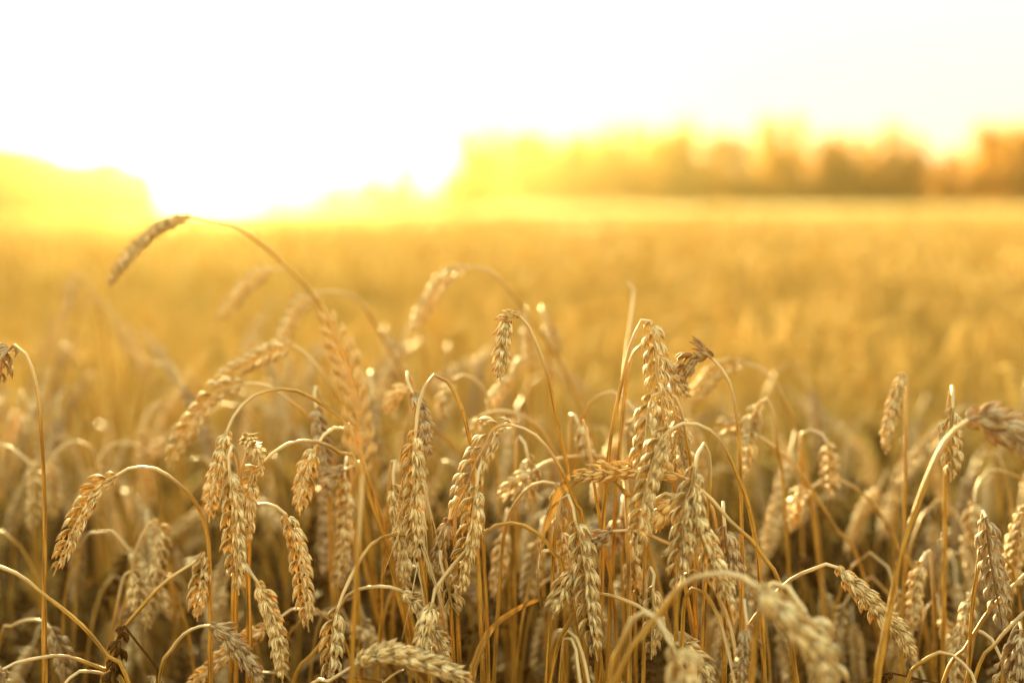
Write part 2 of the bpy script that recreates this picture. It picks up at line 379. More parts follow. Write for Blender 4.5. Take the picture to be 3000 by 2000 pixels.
add('wheat ear with flared spikelets on a short level stem, right of the sharp hanging ear', .985, '830,1500 808,1483 775,1475 742,1483 733,1530 730,1620', '838,1506 862,1575 880,1660 892,1750 905,1850', roll=.2)
add('plump wheat ear with rounded grains on both sides, low below the sharp hanging ear', .96, '750,1700 732,1672 712,1640 700,1625 688,1640 680,1760', '754,1704 780,1760 800,1820 818,1883 828,2000', roll=1.4)
add('long whiskered wheat ear with thin awns fanning out below a narrow white hook', .93, '1218,1258 1227,1180 1253,1116 1280,1098 1317,1125 1352,1196 1377,1298 1390,1420', '1218,1262 1212,1323 1216,1419 1212,1500 1218,1591 1212,1650', awns=True, roll=.5)
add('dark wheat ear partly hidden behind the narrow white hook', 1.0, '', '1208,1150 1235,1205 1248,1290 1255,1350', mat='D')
add('wheat ear with wide flared spikelets under a brown arch, right of the whiskered ear', .95, '1499,1243 1553,1263 1597,1304 1636,1361 1664,1419 1690,1483 1706,1537', '1495,1243 1450,1252 1422,1300 1395,1350 1372,1410 1345,1465 1322,1520', roll=.35)
add('wheat ear hanging in the gap right of the whiskered ear with a white neck', .925, '', '1397,1424 1390,1475 1382,1530 1370,1590 1352,1660 1347,1765', roll=.4)
add('wheat ear at the end of a long white sagging arch, below the whiskered ear', .92, '1267,1755 1268,1735 1330,1650 1400,1577 1440,1545 1505,1532 1560,1554 1604,1592 1630,1637 1655,1690', '1267,1765 1255,1803 1245,1851 1240,1889 1242,1935', roll=1.3)
add('braided wheat ear drooping alone above the middle of the crop on a thin golden stem', .965, '1524,928 1550,958 1572,1009 1598,1080 1617,1153 1633,1233 1652,1328 1675,1450', '1521,924 1492,926 1476,978 1470,1025 1462,1073 1467,1120', roll=1.45)
add('sharpest wheat ear, large and whitish, hanging from a tight hook right of the middle', .955, '1910,938 1894,925 1872,952 1846,1016 1830,1089 1815,1153 1799,1233 1783,1341 1770,1500', '1907,942 1913,978 1920,1029 1923,1089 1929,1137 1939,1185 1942,1240 1940,1275', roll=.25, size=.98)
add('wheat ear touching the lower left side of the sharpest ear, with short flared husks', .95, '1930,1146 1958,1150 1984,1169 1999,1217 2006,1265 2015,1328 2022,1400', '1912,1158 1900,1200 1894,1248 1890,1296 1880,1350 1870,1400', roll=.2)
add('long plump wheat ear hanging left from a white arch below the sharpest ear', .885, '1965,1256 1997,1240 2032,1240 2073,1256 2108,1291 2137,1339 2162,1403 2188,1467 2213,1591 2225,1700', '1963,1258 1936,1290 1918,1340 1900,1400 1886,1460 1874,1540 1857,1640', roll=.5)
add('wheat ear lying level and pointing left behind the two hanging ears', .965, '2006,1397 2040,1420 2070,1470 2100,1560', '2003,1397 1950,1382 1890,1374 1830,1376 1740,1384 1668,1396', roll=1.3, mat='Y')
add('wheat stalk with a narrow U hook and soft fat ear right of the level ear', .885, '2035,1360 2044,1330 2054,1306 2067,1301 2079,1339 2079,1419 2072,1530', '2035,1367 2028,1419 2009,1467 2003,1525 2000,1591 1988,1660 1980,1740', roll=.3)
add('fat wheat ear slanting down right beside the soft fat ear under the U hook', .875, '2045,1430 2083,1460 2130,1515 2178,1562 2210,1591 2255,1660 2290,1740', '2035,1452 2040,1516 2063,1580 2086,1643 2117,1707 2143,1787', roll=.5)
add('dark curled wheat ear on a tall thin stem right of the sharpest ear', .985, '2090,1055 2110,1075 2137,1120 2152,1180 2163,1260 2170,1380 2173,1500 2175,1700 2172,2000', '2086,1050 2052,1033 2026,1050 2003,1088 2012,1118', mat='D', roll=.8)
add('soft wheat ear drooping left behind the dark curled ear, on a long sweeping stem', 1.22, '2181,1062 2230,1080 2280,1140 2320,1220 2345,1300 2370,1400 2400,1600', '2181,1065 2105,1084 2060,1130 2020,1185', sharp=False)
add('soft wheat ear hanging from a tight hook right of the thin vertical stem', 1.1, '2228,1172 2239,1164 2255,1183 2271,1243 2280,1323 2296,1419', '2226,1177 2207,1221 2197,1279 2188,1342 2181,1403', sharp=False)
add('pale wheat stalk curving over rightwards to a soft grey ear in the right half', 1.13, '2425,1292 2409,1271 2371,1258 2345,1280 2350,1400 2380,1500', '2425,1297 2429,1351 2432,1415 2429,1462', sharp=False)
add('solitary wheat ear with dark gaps between its husks, hanging straight in the right part', 1.08, '2648,1086 2656,1102 2654,1200 2649,1480 2640,2000', '2645,1092 2629,1143 2613,1207 2598,1271 2594,1330', sharp=False, roll=1.5)
add('wheat ear crossed by the thick bent stem near the right edge', 1.05, '', '2792,1195 2786,1255 2786,1319 2786,1411', sharp=False, roll=.2)
add('large close wheat ear leaving the picture on the right, on a thick diagonal stem', .85, '2834,1236 2808,1249 2776,1281 2744,1335 2709,1415 2679,1500 2644,1596 2625,1691 2603,1803 2584,1899 2568,1997', '2838,1230 2872,1222 2920,1245 2967,1271 3000,1306 3045,1350', size=1.45, roll=1.4, thick=1.3, mat='D')
add('sharp dark and white wheat ear hanging near the right edge beside its own stem', .94, '2893,1506 2886,1494 2876,1515 2863,1668 2848,1802 2840,1974', '2890,1515 2894,1561 2901,1630 2913,1706 2928,1783 2938,1852', mat='D', roll=.35)
add('wheat ear slanting down at the end of a thin straight arch, lower right', .935, '2453,1659 2427,1651 2392,1663 2351,1679 2303,1710 2240,1780 2170,1900', '2456,1663 2494,1704 2536,1746 2580,1797 2622,1835 2650,1883 2684,1936', roll=1.1)
add('soft orange rimmed wheat ear hanging between the thick diagonal stem and the dark sharp ear', 1.06, '2706,1630 2718,1610 2727,1625 2732,1700 2740,1900', '2698,1645 2691,1683 2683,1725 2679,1775 2675,1860', sharp=False, roll=1.3)
add('very close blurred wheat ear slanting to lower right, under a broad flat arch', .79, '2217,1717 2178,1691 2127,1678 2060,1686 2000,1710 1930,1800 1800,2000', '2217,1717 2270,1770 2330,1830 2385,1900 2420,1980 2430,2040', size=1.4, thick=1.4, sharp=False, roll=1.2)
add('very close blurred wheat ear under a small round arch, just right of another blurred ear', .81, '2360,1790 2338,1765 2312,1723 2281,1707 2245,1722 2225,1790 2210,1900', '2360,1793 2389,1851 2408,1915 2430,1997 2445,2060', size=1.4, thick=1.4, sharp=False, roll=.3)
add('very close blurred wheat ear at the bottom edge below a pale bent neck', .80, '1968,1883 1948,1851 1923,1806 1894,1790 1856,1812 1815,1900 1790,2010', '1970,1890 1990,1930 2000,2000 2010,2080', size=1.4, thick=1.4, sharp=False, roll=.3)
add('sharp wheat ear slanting into the bottom edge behind a very close blurred ear', .93, '1950,1845 1891,1787 1853,1768 1815,1752 1776,1742 1744,1742 1700,1770 1660,1830 1620,1950', '1955,1850 2000,1889 2038,1930 2063,1972 2095,2020', roll=.4)
add('tall sharp wheat ear hanging straight down the lower middle under a narrow hook', .935, '1686,1512 1677,1476 1664,1448 1652,1448 1639,1483 1623,1591 1618,1700 1600,2000', '1685,1525 1697,1564 1706,1612 1716,1675 1719,1739 1725,1803 1738,1867 1750,1935', roll=.3, size=1.05)
add('short wheat ear leaning on the left side of the tall sharp ear, lower middle', .955, '', '1680,1664 1661,1691 1649,1730 1633,1765 1618,1812', roll=1.2)
add('small narrow wheat ear hanging from a tiny hook above the bottom middle', .95, '1913,1710 1917,1679 1910,1661 1901,1672 1893,1710 1885,1900', '1913,1718 1913,1755 1916,1803 1910,1851 1908,1930', roll=.3, size=.85)
add('wheat ear topped by a dark round knob, right of the two fat hanging ears', .93, '', '2124,1541 2128,1596 2137,1659 2134,1707 2143,1757', mat='D', roll=.3)
add('wheat stalk with a low arch ending in an ear behind the white sagging arch', 1.0, '1172,1726 1159,1722 1108,1717 1051,1726 1009,1755 930,1900 860,2000', '1174,1728 1210,1755 1238,1790 1262,1835 1290,1870 1322,1935', roll=1.4)
add('pale wheat ear low in the left middle below a long white curved neck', .925, '992,1772 1006,1736 1044,1659 1083,1599 1130,1570 1172,1564 1201,1570 1232,1640 1250,1800', '990,1780 981,1819 974,1867 971,1915 958,2005', roll=.3)
add('big plump wheat ear lying nearly level along the bottom edge', .86, '1036,1950 960,1997 900,2040', '1040,1946 1083,1924 1146,1915 1210,1927 1274,1946 1338,1972 1390,2003', roll=1.45, size=1.1)
add('wheat ear half hidden behind the white necked ear right of the whiskered one', .985, '', '1315,1520 1300,1570 1288,1620 1284,1680', mat='D')
add('drooping wheat ear below the white necked ear, ending in a pointed husk', .965, '', '1300,1680 1312,1720 1325,1770 1345,1800')
add('wheat ear on a grey arch slanting to lower right into the bottom edge, lower left', .955, '612,1830 580,1835 536,1860 497,1915 466,1997', '615,1832 654,1848 686,1883 717,1924 746,1962 768,2010', mat='D', roll=1.2)
add('thick bare arching wheat stem crossing the lower left corner from the left edge', .89, '-70,1662 -30,1650 0,1659 64,1688 128,1739 191,1787 255,1844 319,1921 376,1997', '-72,1665 -95,1700 -110,1760 -120,1840')
add('flat low wheat arch in the bottom left corner, its ear cut off at the side', .93, '10,1957 48,1940 128,1924 191,1921 255,1940 319,1966 360,1997', '8,1960 -8,1975 -15,2000 -20,2060', mat='D')
add('small round wheat arch at the bottom edge near the left corner', .94, '182,2010 217,1972 255,1964 287,1975 312,2005', '180,2015 165,2060 158,2110 150,2170')
add('dim soft wheat ear in the lower left corner under a flat pale arch', 1.06, '143,1832 121,1816 73,1816 32,1835 0,1873', '147,1838 169,1883 185,1930 191,2005', mat='D', sharp=False)
add('soft wheat ear hanging under a bright tuft beside two leaning stems on the left', 1.09, '432,1540 410,1580 395,1628 376,1723 344,1851 319,1997', '440,1528 472,1560 470,1630 452,1700 438,1780 425,1850', sharp=False)
add('wheat stalk bent back on itself left of the bright tuft, like a hairpin', 1.07, '379,1672 368,1680 357,1707 345,1770 335,1819 322,1900', '385,1672 396,1690 400,1740 398,1800', sharp=False)
add('wheat ear at the top end of a long diagonal stem in the lower left', 1.02, '584,1637 540,1665 478,1710 399,1797 344,1867 300,1990', '600,1618 590,1675 582,1739 578,1819', sharp=False)
add('soft wheat ear at the left edge under a sloping pale arch', 1.2, '83,1350 40,1315 0,1303 -30,1310 -60,1380', '89,1357 105,1399 105,1446 98,1497 95,1560', sharp=False)
add('soft grey wheat ear right of the thin orange stem on the left', 1.24, '155,1330 191,1300 230,1293 265,1316 285,1400', '152,1338 148,1400 152,1450 155,1520', sharp=False)
add('glowing soft wheat arch in the left part above the round pale arch', 1.3, '287,1355 303,1319 351,1297 399,1306 437,1338 460,1420', '287,1362 278,1410 282,1460 290,1520', sharp=False)
add('very soft small wheat ear standing out against the haze near the left edge', 1.7, '225,803 240,800 262,830 290,900 310,1000', '222,806 205,850 200,900 195,950', sharp=False)
add('tall bare stalk without an ear, pale blurred top rising above the crop', 1.0, '1836,826,1.2 1846,822,1.2 1856,850,1.2 1850,930,1.19 1836,1040,1.16 1826,1140,1.12 1826,1240,1.09 1834,1400,1.04 1842,1560,1.0', '', thick=1.1)
add('wheat ear behind the right side of the sharpest ear, on a pale loop', 1.03, '1930,1025 1900,1003 1872,1012 1846,1060 1830,1150 1800,1500', '1945,1050 1965,1090 1992,1130 2022,1172', sharp=False)
add('soft wheat ear in the shade right below the sharpest ear', 1.01, '', '1972,1190 1985,1260 2000,1340 2018,1410')
add('soft wheat arch left of the sharpest stem with a small ear behind it', 1.1, '1870,1213 1846,1188 1815,1156 1776,1147 1735,1175 1712,1217 1690,1300', '1872,1216 1855,1245 1842,1270 1832,1300', sharp=False)
add('soft wheat ear with a cut looking pale neck in the middle gap', 1.09, '1693,1236 1685,1218 1677,1206 1668,1230 1665,1330', '1695,1240 1706,1280 1718,1320 1732,1370', sharp=False)
add('thin dark broken wheat stem without an ear beside the pale neck', .97, '1708,1229 1719,1265 1732,1341 1745,1450 1770,1600 1800,1800', '', thick=.85)
add('soft wheat ear with a white bent neck between the brown arch and the golden stem', 1.08, '1543,1317 1535,1290 1521,1280 1512,1300 1510,1400', '1545,1332 1552,1380 1548,1430 1540,1490', sharp=False)
add('soft wheat ear with a white neck, behind the awns left of the whiskered ear', 1.03, '1150,1410 1153,1370 1158,1345 1150,1350 1140,1420', '1152,1420 1168,1480 1180,1560 1192,1650', sharp=False)
add('soft wheat ear slanting left behind the brown arch, from a flat pale bow', 1.07, '1566,1377 1610,1349 1706,1336 1800,1352 1850,1420', '1560,1380 1520,1410 1487,1436 1455,1462', sharp=False)
add('soft wheat arch rising from the lower middle to an ear at its right end', 1.03, '1623,1412 1578,1412 1540,1435 1508,1476 1486,1527 1470,1640', '1626,1416 1640,1455 1634,1510 1622,1570', sharp=False)
add('soft wheat ear slanting left high in the middle on a long sweeping stem', 1.27, '1370,779 1430,790 1492,850 1543,914 1591,984 1639,1057 1677,1137 1709,1213 1740,1300', '1362,780 1308,812 1260,875 1228,933 1203,985', sharp=False)
add('faint wheat ear hanging behind the braided drooping ear', 1.33, '', '1540,950 1543,1000 1545,1040 1548,1090', sharp=False)
add('faint wheat ear right of the braided drooping ear, against the sweeping stem', 1.36, '', '1598,940 1612,975 1622,1010 1628,1050', sharp=False)
add('faint wheat ear below the braided drooping ear', 1.22, '', '1495,1095 1470,1140 1445,1175 1420,1205', sharp=False)
add('soft wheat arch behind the brown arch, its ear hidden at the left end', 1.14, '1416,1213 1464,1201 1527,1217 1575,1252 1623,1328 1650,1420', '1410,1216 1392,1255 1385,1285 1380,1320', sharp=False)
add('soft wheat ear right of the narrow white hook, on a small flat arch', 1.18, '1340,1102 1370,1098 1410,1130 1440,1190 1450,1280', '1328,1112 1305,1155 1296,1190 1290,1240', sharp=False)
add('dark amber wheat ear left of the narrow white hook, leaning down to the left', 1.1, '1205,1140 1212,1160 1195,1240 1180,1340', '1200,1135 1170,1148 1148,1175 1130,1215', sharp=False, mat='Y')
add('bright bent wheat stem running into the bottom edge, left one of a close pair', .9, '1700,2010 1693,1950 1685,1890 1665,1862 1652,1880 1640,2010', '1702,2015 1708,2060 1712,2110 1715,2160')
add('bright bent wheat stem running into the bottom edge, right one of a close pair', .905, '1726,2010 1712,1935 1690,1868 1668,1847 1652,1860 1645,1990', '1728,2015 1736,2060 1742,2110 1748,2170')
add('smooth bright wheat bow passing left of the very close blurred ears', .885, '2162,1960 2150,1880 2133,1812 2100,1739 2076,1698 2038,1670 2010,1676 1990,1730 1980,1900', '2163,1965 2170,2010 2175,2070 2180,2130')
add('second smooth wheat bow just below and left of the first, before the dark stems', .875, '2152,2005 2146,1960 2127,1883 2102,1803 2065,1740 2038,1722 2020,1728 2005,1760 1996,1880', '2153,2010 2160,2050 2165,2100 2170,2160')
add('dark narrow wheat ear between the smooth bows and the blurred ears', .87, '', '2190,1828 2196,1870 2186,1920 2178,2010', mat='D', sharp=False)
add('smooth round wheat arch at the bottom right, lit along its top', .905, '2866,2040 2848,1974 2813,1936 2775,1911 2744,1913 2698,1943 2655,2005', '2868,2045 2875,2090 2880,2130 2885,2180')
add('straight diagonal wheat stem crossing behind the dark sharp ear at lower right', .955, '3060,1630 2997,1687 2897,1790 2821,1909 2763,1997', '3064,1628 3090,1640 3105,1690 3110,1750')
add('diagonal wheat stem cut by the right edge, lower one of two', .88, '3040,1765 3000,1794 2917,1882 2855,1985', '3044,1763 3070,1780 3080,1820 3085,1880')
add('sharp wheat ear half outside the picture in the bottom right corner', .93, '2995,1836 2990,1822 2975,1835 2950,1900 2935,2000', '2992,1845 2980,1890 2978,1940 2982,2010', mat='D')
add('short bent wheat stem at lower right between the dark sharp ear and the corner ear', .97, '2935,1935 2905,1870 2880,1852 2863,1853 2850,1890', '2937,1938 2942,1980 2945,2010 2948,2060', sharp=False)
add('wide soft wheat stem sweeping down to the right behind the thin vertical stem', 1.12, '2200,1262 2226,1279 2306,1339 2370,1419 2449,1546 2520,1650', '2196,1260 2165,1248 2130,1250 2085,1275', sharp=False)
add('soft golden wheat arch in the right part with an orange ear at its left end', 1.15, '2378,1427 2409,1408 2457,1405 2515,1437 2569,1491 2630,1600 2680,1700', '2374,1430 2345,1455 2325,1500 2318,1560', sharp=False, mat='Y')
add('soft wheat arch near the right edge under the large close ear', 1.15, '2856,1460 2865,1415 2904,1376 2967,1392 3010,1420 3050,1500', '2855,1466 2850,1510 2852,1550 2856,1600', sharp=False)
add('soft wheat ear left of the straight stem of the upright ear, in the crowd', 1.07, '', '1010,1400 1012,1500 1006,1600 985,1740', sharp=False)
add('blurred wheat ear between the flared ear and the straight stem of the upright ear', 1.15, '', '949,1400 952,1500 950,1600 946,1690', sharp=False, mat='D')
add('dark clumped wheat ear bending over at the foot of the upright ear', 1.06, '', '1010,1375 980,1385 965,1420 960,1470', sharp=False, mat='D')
add('soft wheat ear below the whiskered ear on its left', 1.05, '', '1162,1520 1172,1590 1180,1650 1190,1720', sharp=False)
add('soft wheat ear in the dark gap right of the white necked ear', 1.1, '', '1478,1548 1468,1620 1458,1690 1450,1760', sharp=False)
add('soft wheat ear with two orange glints in the dark gap of the lower middle', 1.13, '', '1580,1575 1565,1640 1548,1710 1528,1775', sharp=False)
add('soft wheat ear behind the tall sharp ear of the lower middle, to its left', 1.04, '', '1640,1550 1652,1600 1660,1650 1668,1710', sharp=False)
add('soft wheat ear in the dark behind the long plump ear', 1.06, '', '1818,1510 1808,1560 1795,1600 1785,1650', sharp=False, mat='D')
add('soft wheat ear below the long plump ear, above the small narrow ear', 1.04, '', '1855,1630 1858,1680 1862,1720 1866,1780', sharp=False)
add('yellow wheat ear curling down inside a small brown loop, lower right of the level ear', .955, '1981,1452 1949,1444 1923,1460 1904,1515 1891,1591 1885,1900', '1984,1456 1962,1470 1940,1500 1922,1560', mat='Y', roll=1.3)
add('small withered wheat ear with few grains at the left end of a thin low bow', .955, '1797,1554 1846,1553 1891,1561 1936,1583 1968,1602 2000,1680', '1795,1555 1770,1566 1750,1588 1738,1625', size=.8, mat='D')
MATS = {'Y': M_YHUSK, 'D': M_DHUSK}
rng = random.Random(5)
for (label, d, st, er, k) in H:
    k = dict(k)
    if 'mat' in k: k['mat'] = MATS[k['mat']]
    k.setdefault('sharp', True); k.setdefault('leaf', rng.random() < .85)
    if 'dd' not in k: k['dd'] = rng.uniform(-.012, .012)
    stalk(st, er, d, label, rng, **k)

# ------------------------------------------------------------------ individual stalks of the crop behind and below (copies of a few kinds)
def proto_curve(rng, h, hook, reach, drop, elen):
    """stem from the soil up, over a hook, ear hanging; local coordinates, bends towards +X"""
    lean = rng.uniform(-.03, .03)
    S = [Vector((0, 0, 0)), Vector((lean*.4, 0, h*.35)), Vector((lean, rng.uniform(-.01, .01), h*.7)), Vector((lean+hook*.12, 0, h*.9)), Vector((lean+hook*.4, 0, h*.985)), Vector((lean+hook*.75, 0, h)), Vector((lean+hook, 0, h-drop))]
    a = math.atan2(drop*1.5, hook*.3)*rng.uniform(.75, 1.0)+reach
    b = S[-1]; E = [b]
    for i in range(3):
        a = min(a+rng.uniform(.02, .22), 1.75); b = b+Vector((math.cos(a), rng.uniform(-.12, .12), -math.sin(a)))*elen/3; E.append(b)
    return S, E
def lo_stalk(rng, h, lod):
    S, E = proto_curve(rng, h, rng.uniform(.02, .085), rng.uniform(-.3, .3), rng.uniform(.006, .03), rng.uniform(.065, .095))
    return S, E
protos = []
rngp = random.Random(21)
for i in range(16):
    h = rngp.uniform(.74, .82)
    S, E = lo_stalk(rngp, h, 0)
    root = bpy.data.objects.new('wheat_stalk', None); COL.objects.link(root); root.empty_display_size = .02
    P, Ln = catmull(S, 40); mb = MB(); tube(mb, P[::-1], np.linspace(.0011, .0019, 40), 6, rngp.random()); build(mb, 'stem', M_STEM, root)
    EP, nodes = ear_nodes(E, rngp, rngp.uniform(0, 3.1)); mb = MB()
    tube(mb, EP, np.linspace(.0011, .0005, 60), 4, rngp.random())
    for (m, o) in nodes:
        V, F, A = SPK_MID[rngp.randrange(5)]; mb.add(V @ m.T+o, F, A+[0, 0, rngp.random()])
    build(mb, 'ear', (M_HUSK, M_HUSK, M_HUSK, M_DHUSK, M_YHUSK)[i % 5], root)
    mb = MB(); leaf_mesh(mb, P[int(40*rngp.uniform(.55, .8))], rngp.uniform(0, 6.28), rngp.uniform(.12, .2), rngp); build(mb, 'leaf', M_LEAF, root)
    mb = MB(); leaf_mesh(mb, P[int(40*rngp.uniform(.35, .6))], rngp.uniform(0, 6.28), rngp.uniform(.14, .24), rngp, width=.009); build(mb, 'leaf', M_LEAF, root)
    protos.append(root)
used = [False]*len(protos)
def place(i, x, y, rz, s, label, group, tilt=0.0):
    r = protos[i]
    if used[i]:
        c = r.copy(); COL.objects.link(c)
        for ch in r.children:
            d = ch.copy(); COL.objects.link(d); d.parent = c
        r = c
    used[i] = True
    r.location = (x, y, 0); r.rotation_euler = (tilt, 0, rz); r.scale = (s, s, s)
    tag(r, label, 'wheat stalk', group)
n_ind = 300-len(H); made = 0
BANDS = [  # depth range, top height range, how many, label, group
    (1.02, 1.30, .60, .79, .36, 'soft drooping wheat stalk just behind the sharp front row', 'soft wheat stalks just behind the front row'),
    (1.30, 1.62, .66, .80, .34, 'blurred drooping wheat stalk further back in the crop', 'blurred wheat stalks further back'),
    (1.62, 1.95, .70, .80, .20, 'strongly blurred drooping wheat stalk deep in the crop', 'strongly blurred wheat stalks deep in the crop'),
    (.78, .95, .52, .66, .10, 'low wheat stalk sunk in the dark between the sharp stalks at the bottom', 'low wheat stalks at the bottom')]
rf = random.Random(77)
for (d0, d1, h0, h1, share, label, group) in BANDS:
    cnt = round(n_ind*share)
    for q in range(cnt):
        y = math.sqrt(rf.uniform(d0*d0, d1*d1)); hw = y*0.37+.03
        x = -hw+(q+rf.random())/cnt*2*hw
        x = rf.uniform(-hw, hw) if rf.random() < .4 else x
        if d0 >= 1.3 and rf.random() < .3: x = -abs(x)
        h = rf.uniform(h0, h1)
        if x > .12*y and d0 > 1: h -= .025*min(1, (x/y-.12)/.12)
        if x < -.08 and d0 >= 1.3: h += .08*rf.random()
        i = rf.randrange(len(protos)); rz = rf.choice((0, math.pi))+rf.gauss(0, .8)
        place(i, x-math.cos(rz)*.04, y, rz, h/.78, label, group, rf.gauss(0, .08)); made += 1
for i, r in enumerate(protos):
    if not used[i]:
        for ch in list(r.children): bpy.data.objects.remove(ch)
        bpy.data.objects.remove(r)

# ------------------------------------------------------------------ the rest of the crop: one mass
rm = random.Random(3); npr = np.random.default_rng(3)
def stalk_arrays(kind):
    """low detail stalk, local, unit height about .78"""
    mb = MB(); S, E = lo_stalk(rm, .78, 1)
    if kind == 0:
        P, _ = catmull(S, 12); tube(mb, P, np.linspace(.0019, .001, 12), 3, rm.random())
        EP, nodes = ear_nodes(E, rm, rm.uniform(0, 3), pitch=.0050)
        for (m, o) in nodes:
            V, F, A = SPK_LO[rm.randrange(4)]; mb.add(V @ m.T+o, F, A+[0, 0, rm.random()])
        leaf_mesh(mb, P[rm.randrange(5, 9)], rm.uniform(0, 6.28), rm.uniform(.12, .22), rm)
    else:
        P, _ = catmull(S, 7); tube(mb, P[2:], .0022 if kind == 1 else .004, 3, rm.random())
        EP, _ = catmull(E, 6); tube(mb, EP, np.array([.003, .0065, .007, .0065, .005, .001])*(1 if kind == 1 else 1.5), 5, rm.random())
    return mb.arrays()
LIB = [[stalk_arrays(k) for _ in range(n)] for k, n in ((0, 14), (1, 14), (2, 8))]
mass = MB()
def scatter(d0, d1, dens, kind, sc=1.0, hvar=.05, wext=.35, h0=.78, into=None):
    into = into or mass
    area_w = lambda d: (0.37*d+wext)
    n = int(dens*(area_w(d0)+area_w(d1))*(d1-d0)); got = 0
    while got < n:
        d = rm.uniform(d0, d1); hw = area_w(d)
        if rm.random() > hw/area_w(d1): continue
        got += 1
        x = rm.uniform(-hw, hw); a = rm.uniform(0, 6.28); V, F, A = LIB[kind][rm.randrange(len(LIB[kind]))]
        h = (h0+rm.gauss(0, hvar)+.03*math.sin(x*1.7+d*.9)*math.sin(d*1.3-x))/.78
        c, s = math.cos(a), math.sin(a)
        W = np.stack([(V[:, 0]*c-V[:, 1]*s)*sc+x, (V[:, 0]*s+V[:, 1]*c)*sc+d, V[:, 2]*h], 1)
        into.add(W, F, A+[0, 0, rm.random()])
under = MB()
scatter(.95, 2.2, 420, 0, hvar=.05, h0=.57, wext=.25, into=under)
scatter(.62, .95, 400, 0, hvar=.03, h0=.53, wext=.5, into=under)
V, F, A = under.arrays(); o = bpy.data.objects.new('undergrowth', to_mesh('undergrowth', V, F, A, M_LOW_SHADED)); COL.objects.link(o)  # low wheat layer, shade between the stalks put into its colour
tag(o, 'low wheat, its colour darkened for shade, filling the depth between the wheat stalks', 'undergrowth', kind='stuff')
scatter(-1.3, .62, 300, 1, hvar=.02, h0=.70, wext=1.1)
scatter(1.9, 4.2, 300, 0, hvar=.042, h0=.75)
scatter(4.2, 11, 190, 1, hvar=.045, sc=1.2, wext=.8)
scatter(11, 34, 13, 2, sc=2.6, hvar=.05, wext=2)
V, F, A = mass.arrays()
# canopy of leaves and ears farther than single stalks can be told apart
ys = np.concatenate([np.linspace(9, 30, 90), np.geomspace(30.5, 150, 130)]); xs = np.linspace(-1, 1, 150)
YY, XX = np.meshgrid(ys, xs, indexing='ij'); XX = XX*(YY*.55+6)
ZZ = .70+.22*np.clip((YY-25)/100, 0, 1)+.03*np.sin(XX*1.3+YY*.7)*np.sin(YY*.9)+npr.normal(0, .035, XX.shape)
XX = XX+npr.normal(0, .03, XX.shape)
CV = np.stack([XX, YY, ZZ], -1).reshape(-1, 3); m_, k_ = XX.shape
i = np.arange(m_-1)[:, None]; j = np.arange(k_-1)[None]
CF = np.stack([i*k_+j, i*k_+j+1, (i+1)*k_+j+1, (i+1)*k_+j], -1).reshape(-1, 4)
CA = np.stack([npr.random(len(CV)), npr.random(len(CV))*3, npr.random(len(CV))], 1)
n0 = len(V)
me = to_mesh('wheat_crop', np.vstack([V, CV]), np.vstack([F, CF+n0]), np.vstack([A, CA]), M_MASS)
o = bpy.data.objects.new('wheat_crop', me); COL.objects.link(o)
tag(o, 'ripe golden wheat crop stretching back to the trees', 'wheat crop', kind='stuff')

# ------------------------------------------------------------------ ground
gm = bpy.data.meshes.new('ground'); g = 1200
gm.from_pydata([(-g, -60, 0), (g, -60, 0), (g, 2000, 0), (-g, 2000, 0)], [], [(0, 1, 2, 3)]); gm.materials.append(M_SOIL)
go = bpy.data.objects.new('ground', gm); COL.objects.link(go); tag(go, 'bare brown soil under the wheat', 'ground', kind='structure')

# ------------------------------------------------------------------ trees behind the field
def tree_proto(rng, h, spread, dens, mat, bushy, trunk_r=.012):
    mb = MB(); trunks = [catmull([(0, 0, -.3), (rng.uniform(-.2, .2), rng.uniform(-.2, .2), h*.35), (rng.uniform(-.3, .3), 0, h*.7), (rng.uniform(-.3, .3), 0, h)], 12)[0]]
    tube(mb, trunks[0], np.linspace(h*trunk_r, h*.002, 12), 7); tips = []
    for q in range(int(9+dens*8)):
        t = rng.uniform(.04 if bushy else .1, .99)**(1.0 if bushy else .8); p = trunks[0][int(t*11)]; a = rng.uniform(0, 6.28); ln = spread*(1.1-t)*rng.uniform(.6, 1.25)+.25
        up = rng.uniform(.4, 1.1)
        q3 = [p, p+np.array([math.cos(a)*ln*.5, math.sin(a)*ln*.5, ln*.3*up]), p+np.array([math.cos(a)*ln, math.sin(a)*ln, ln*up])]
        b = catmull(q3, 6)[0]; tube(mb, b, np.linspace(h*.0045, h*.0012, 6), 4); tips += list(b[2:])
        for _ in range(3):
            s = b[rng.randrange(2, 6)]; e = s+np.array([rng.gauss(0, .4), rng.gauss(0, .4), rng.uniform(.1, .8)])*ln*.5
            tube(mb, catmull([s, (s+e)/2, e], 4)[0], np.linspace(h*.002, h*.0008, 4), 3); tips += [e, (s+e)/2]
    lm = MB(); n = int(1500*dens); V = []; F = []
    for q in range(n):
        c = np.array(tips[rng.randrange(len(tips))])+np.array([rng.gauss(0, 1), rng.gauss(0, 1), rng.gauss(0, 1)])*(.28+.05*spread)
        if c[2] < .15: c[2] = rng.uniform(.15, 1)
        s = rng.uniform(.08, .17)*(h/6)**.5; u = np.array([rng.gauss(0, 1) for _ in range(3)]); u /= np.linalg.norm(u)
        v = np.cross(u, [rng.gauss(0, 1) for _ in range(3)]); v /= np.linalg.norm(v)+1e-9
        k = len(V); V += [c-u*s-v*s*.6, c+u*s-v*s*.6, c+u*s+v*s*.6, c-u*s+v*s*.6]; F.append([k, k+1, k+2, k+3])
    lm.add(V, F, np.zeros((len(V), 3)))
    root = bpy.data.objects.new('tree', None); COL.objects.link(root)
    build(mb, 'trunk', M_BARK, root); build(lm, 'crown', mat, root, smooth=False)
    return root
rt = random.Random(9)
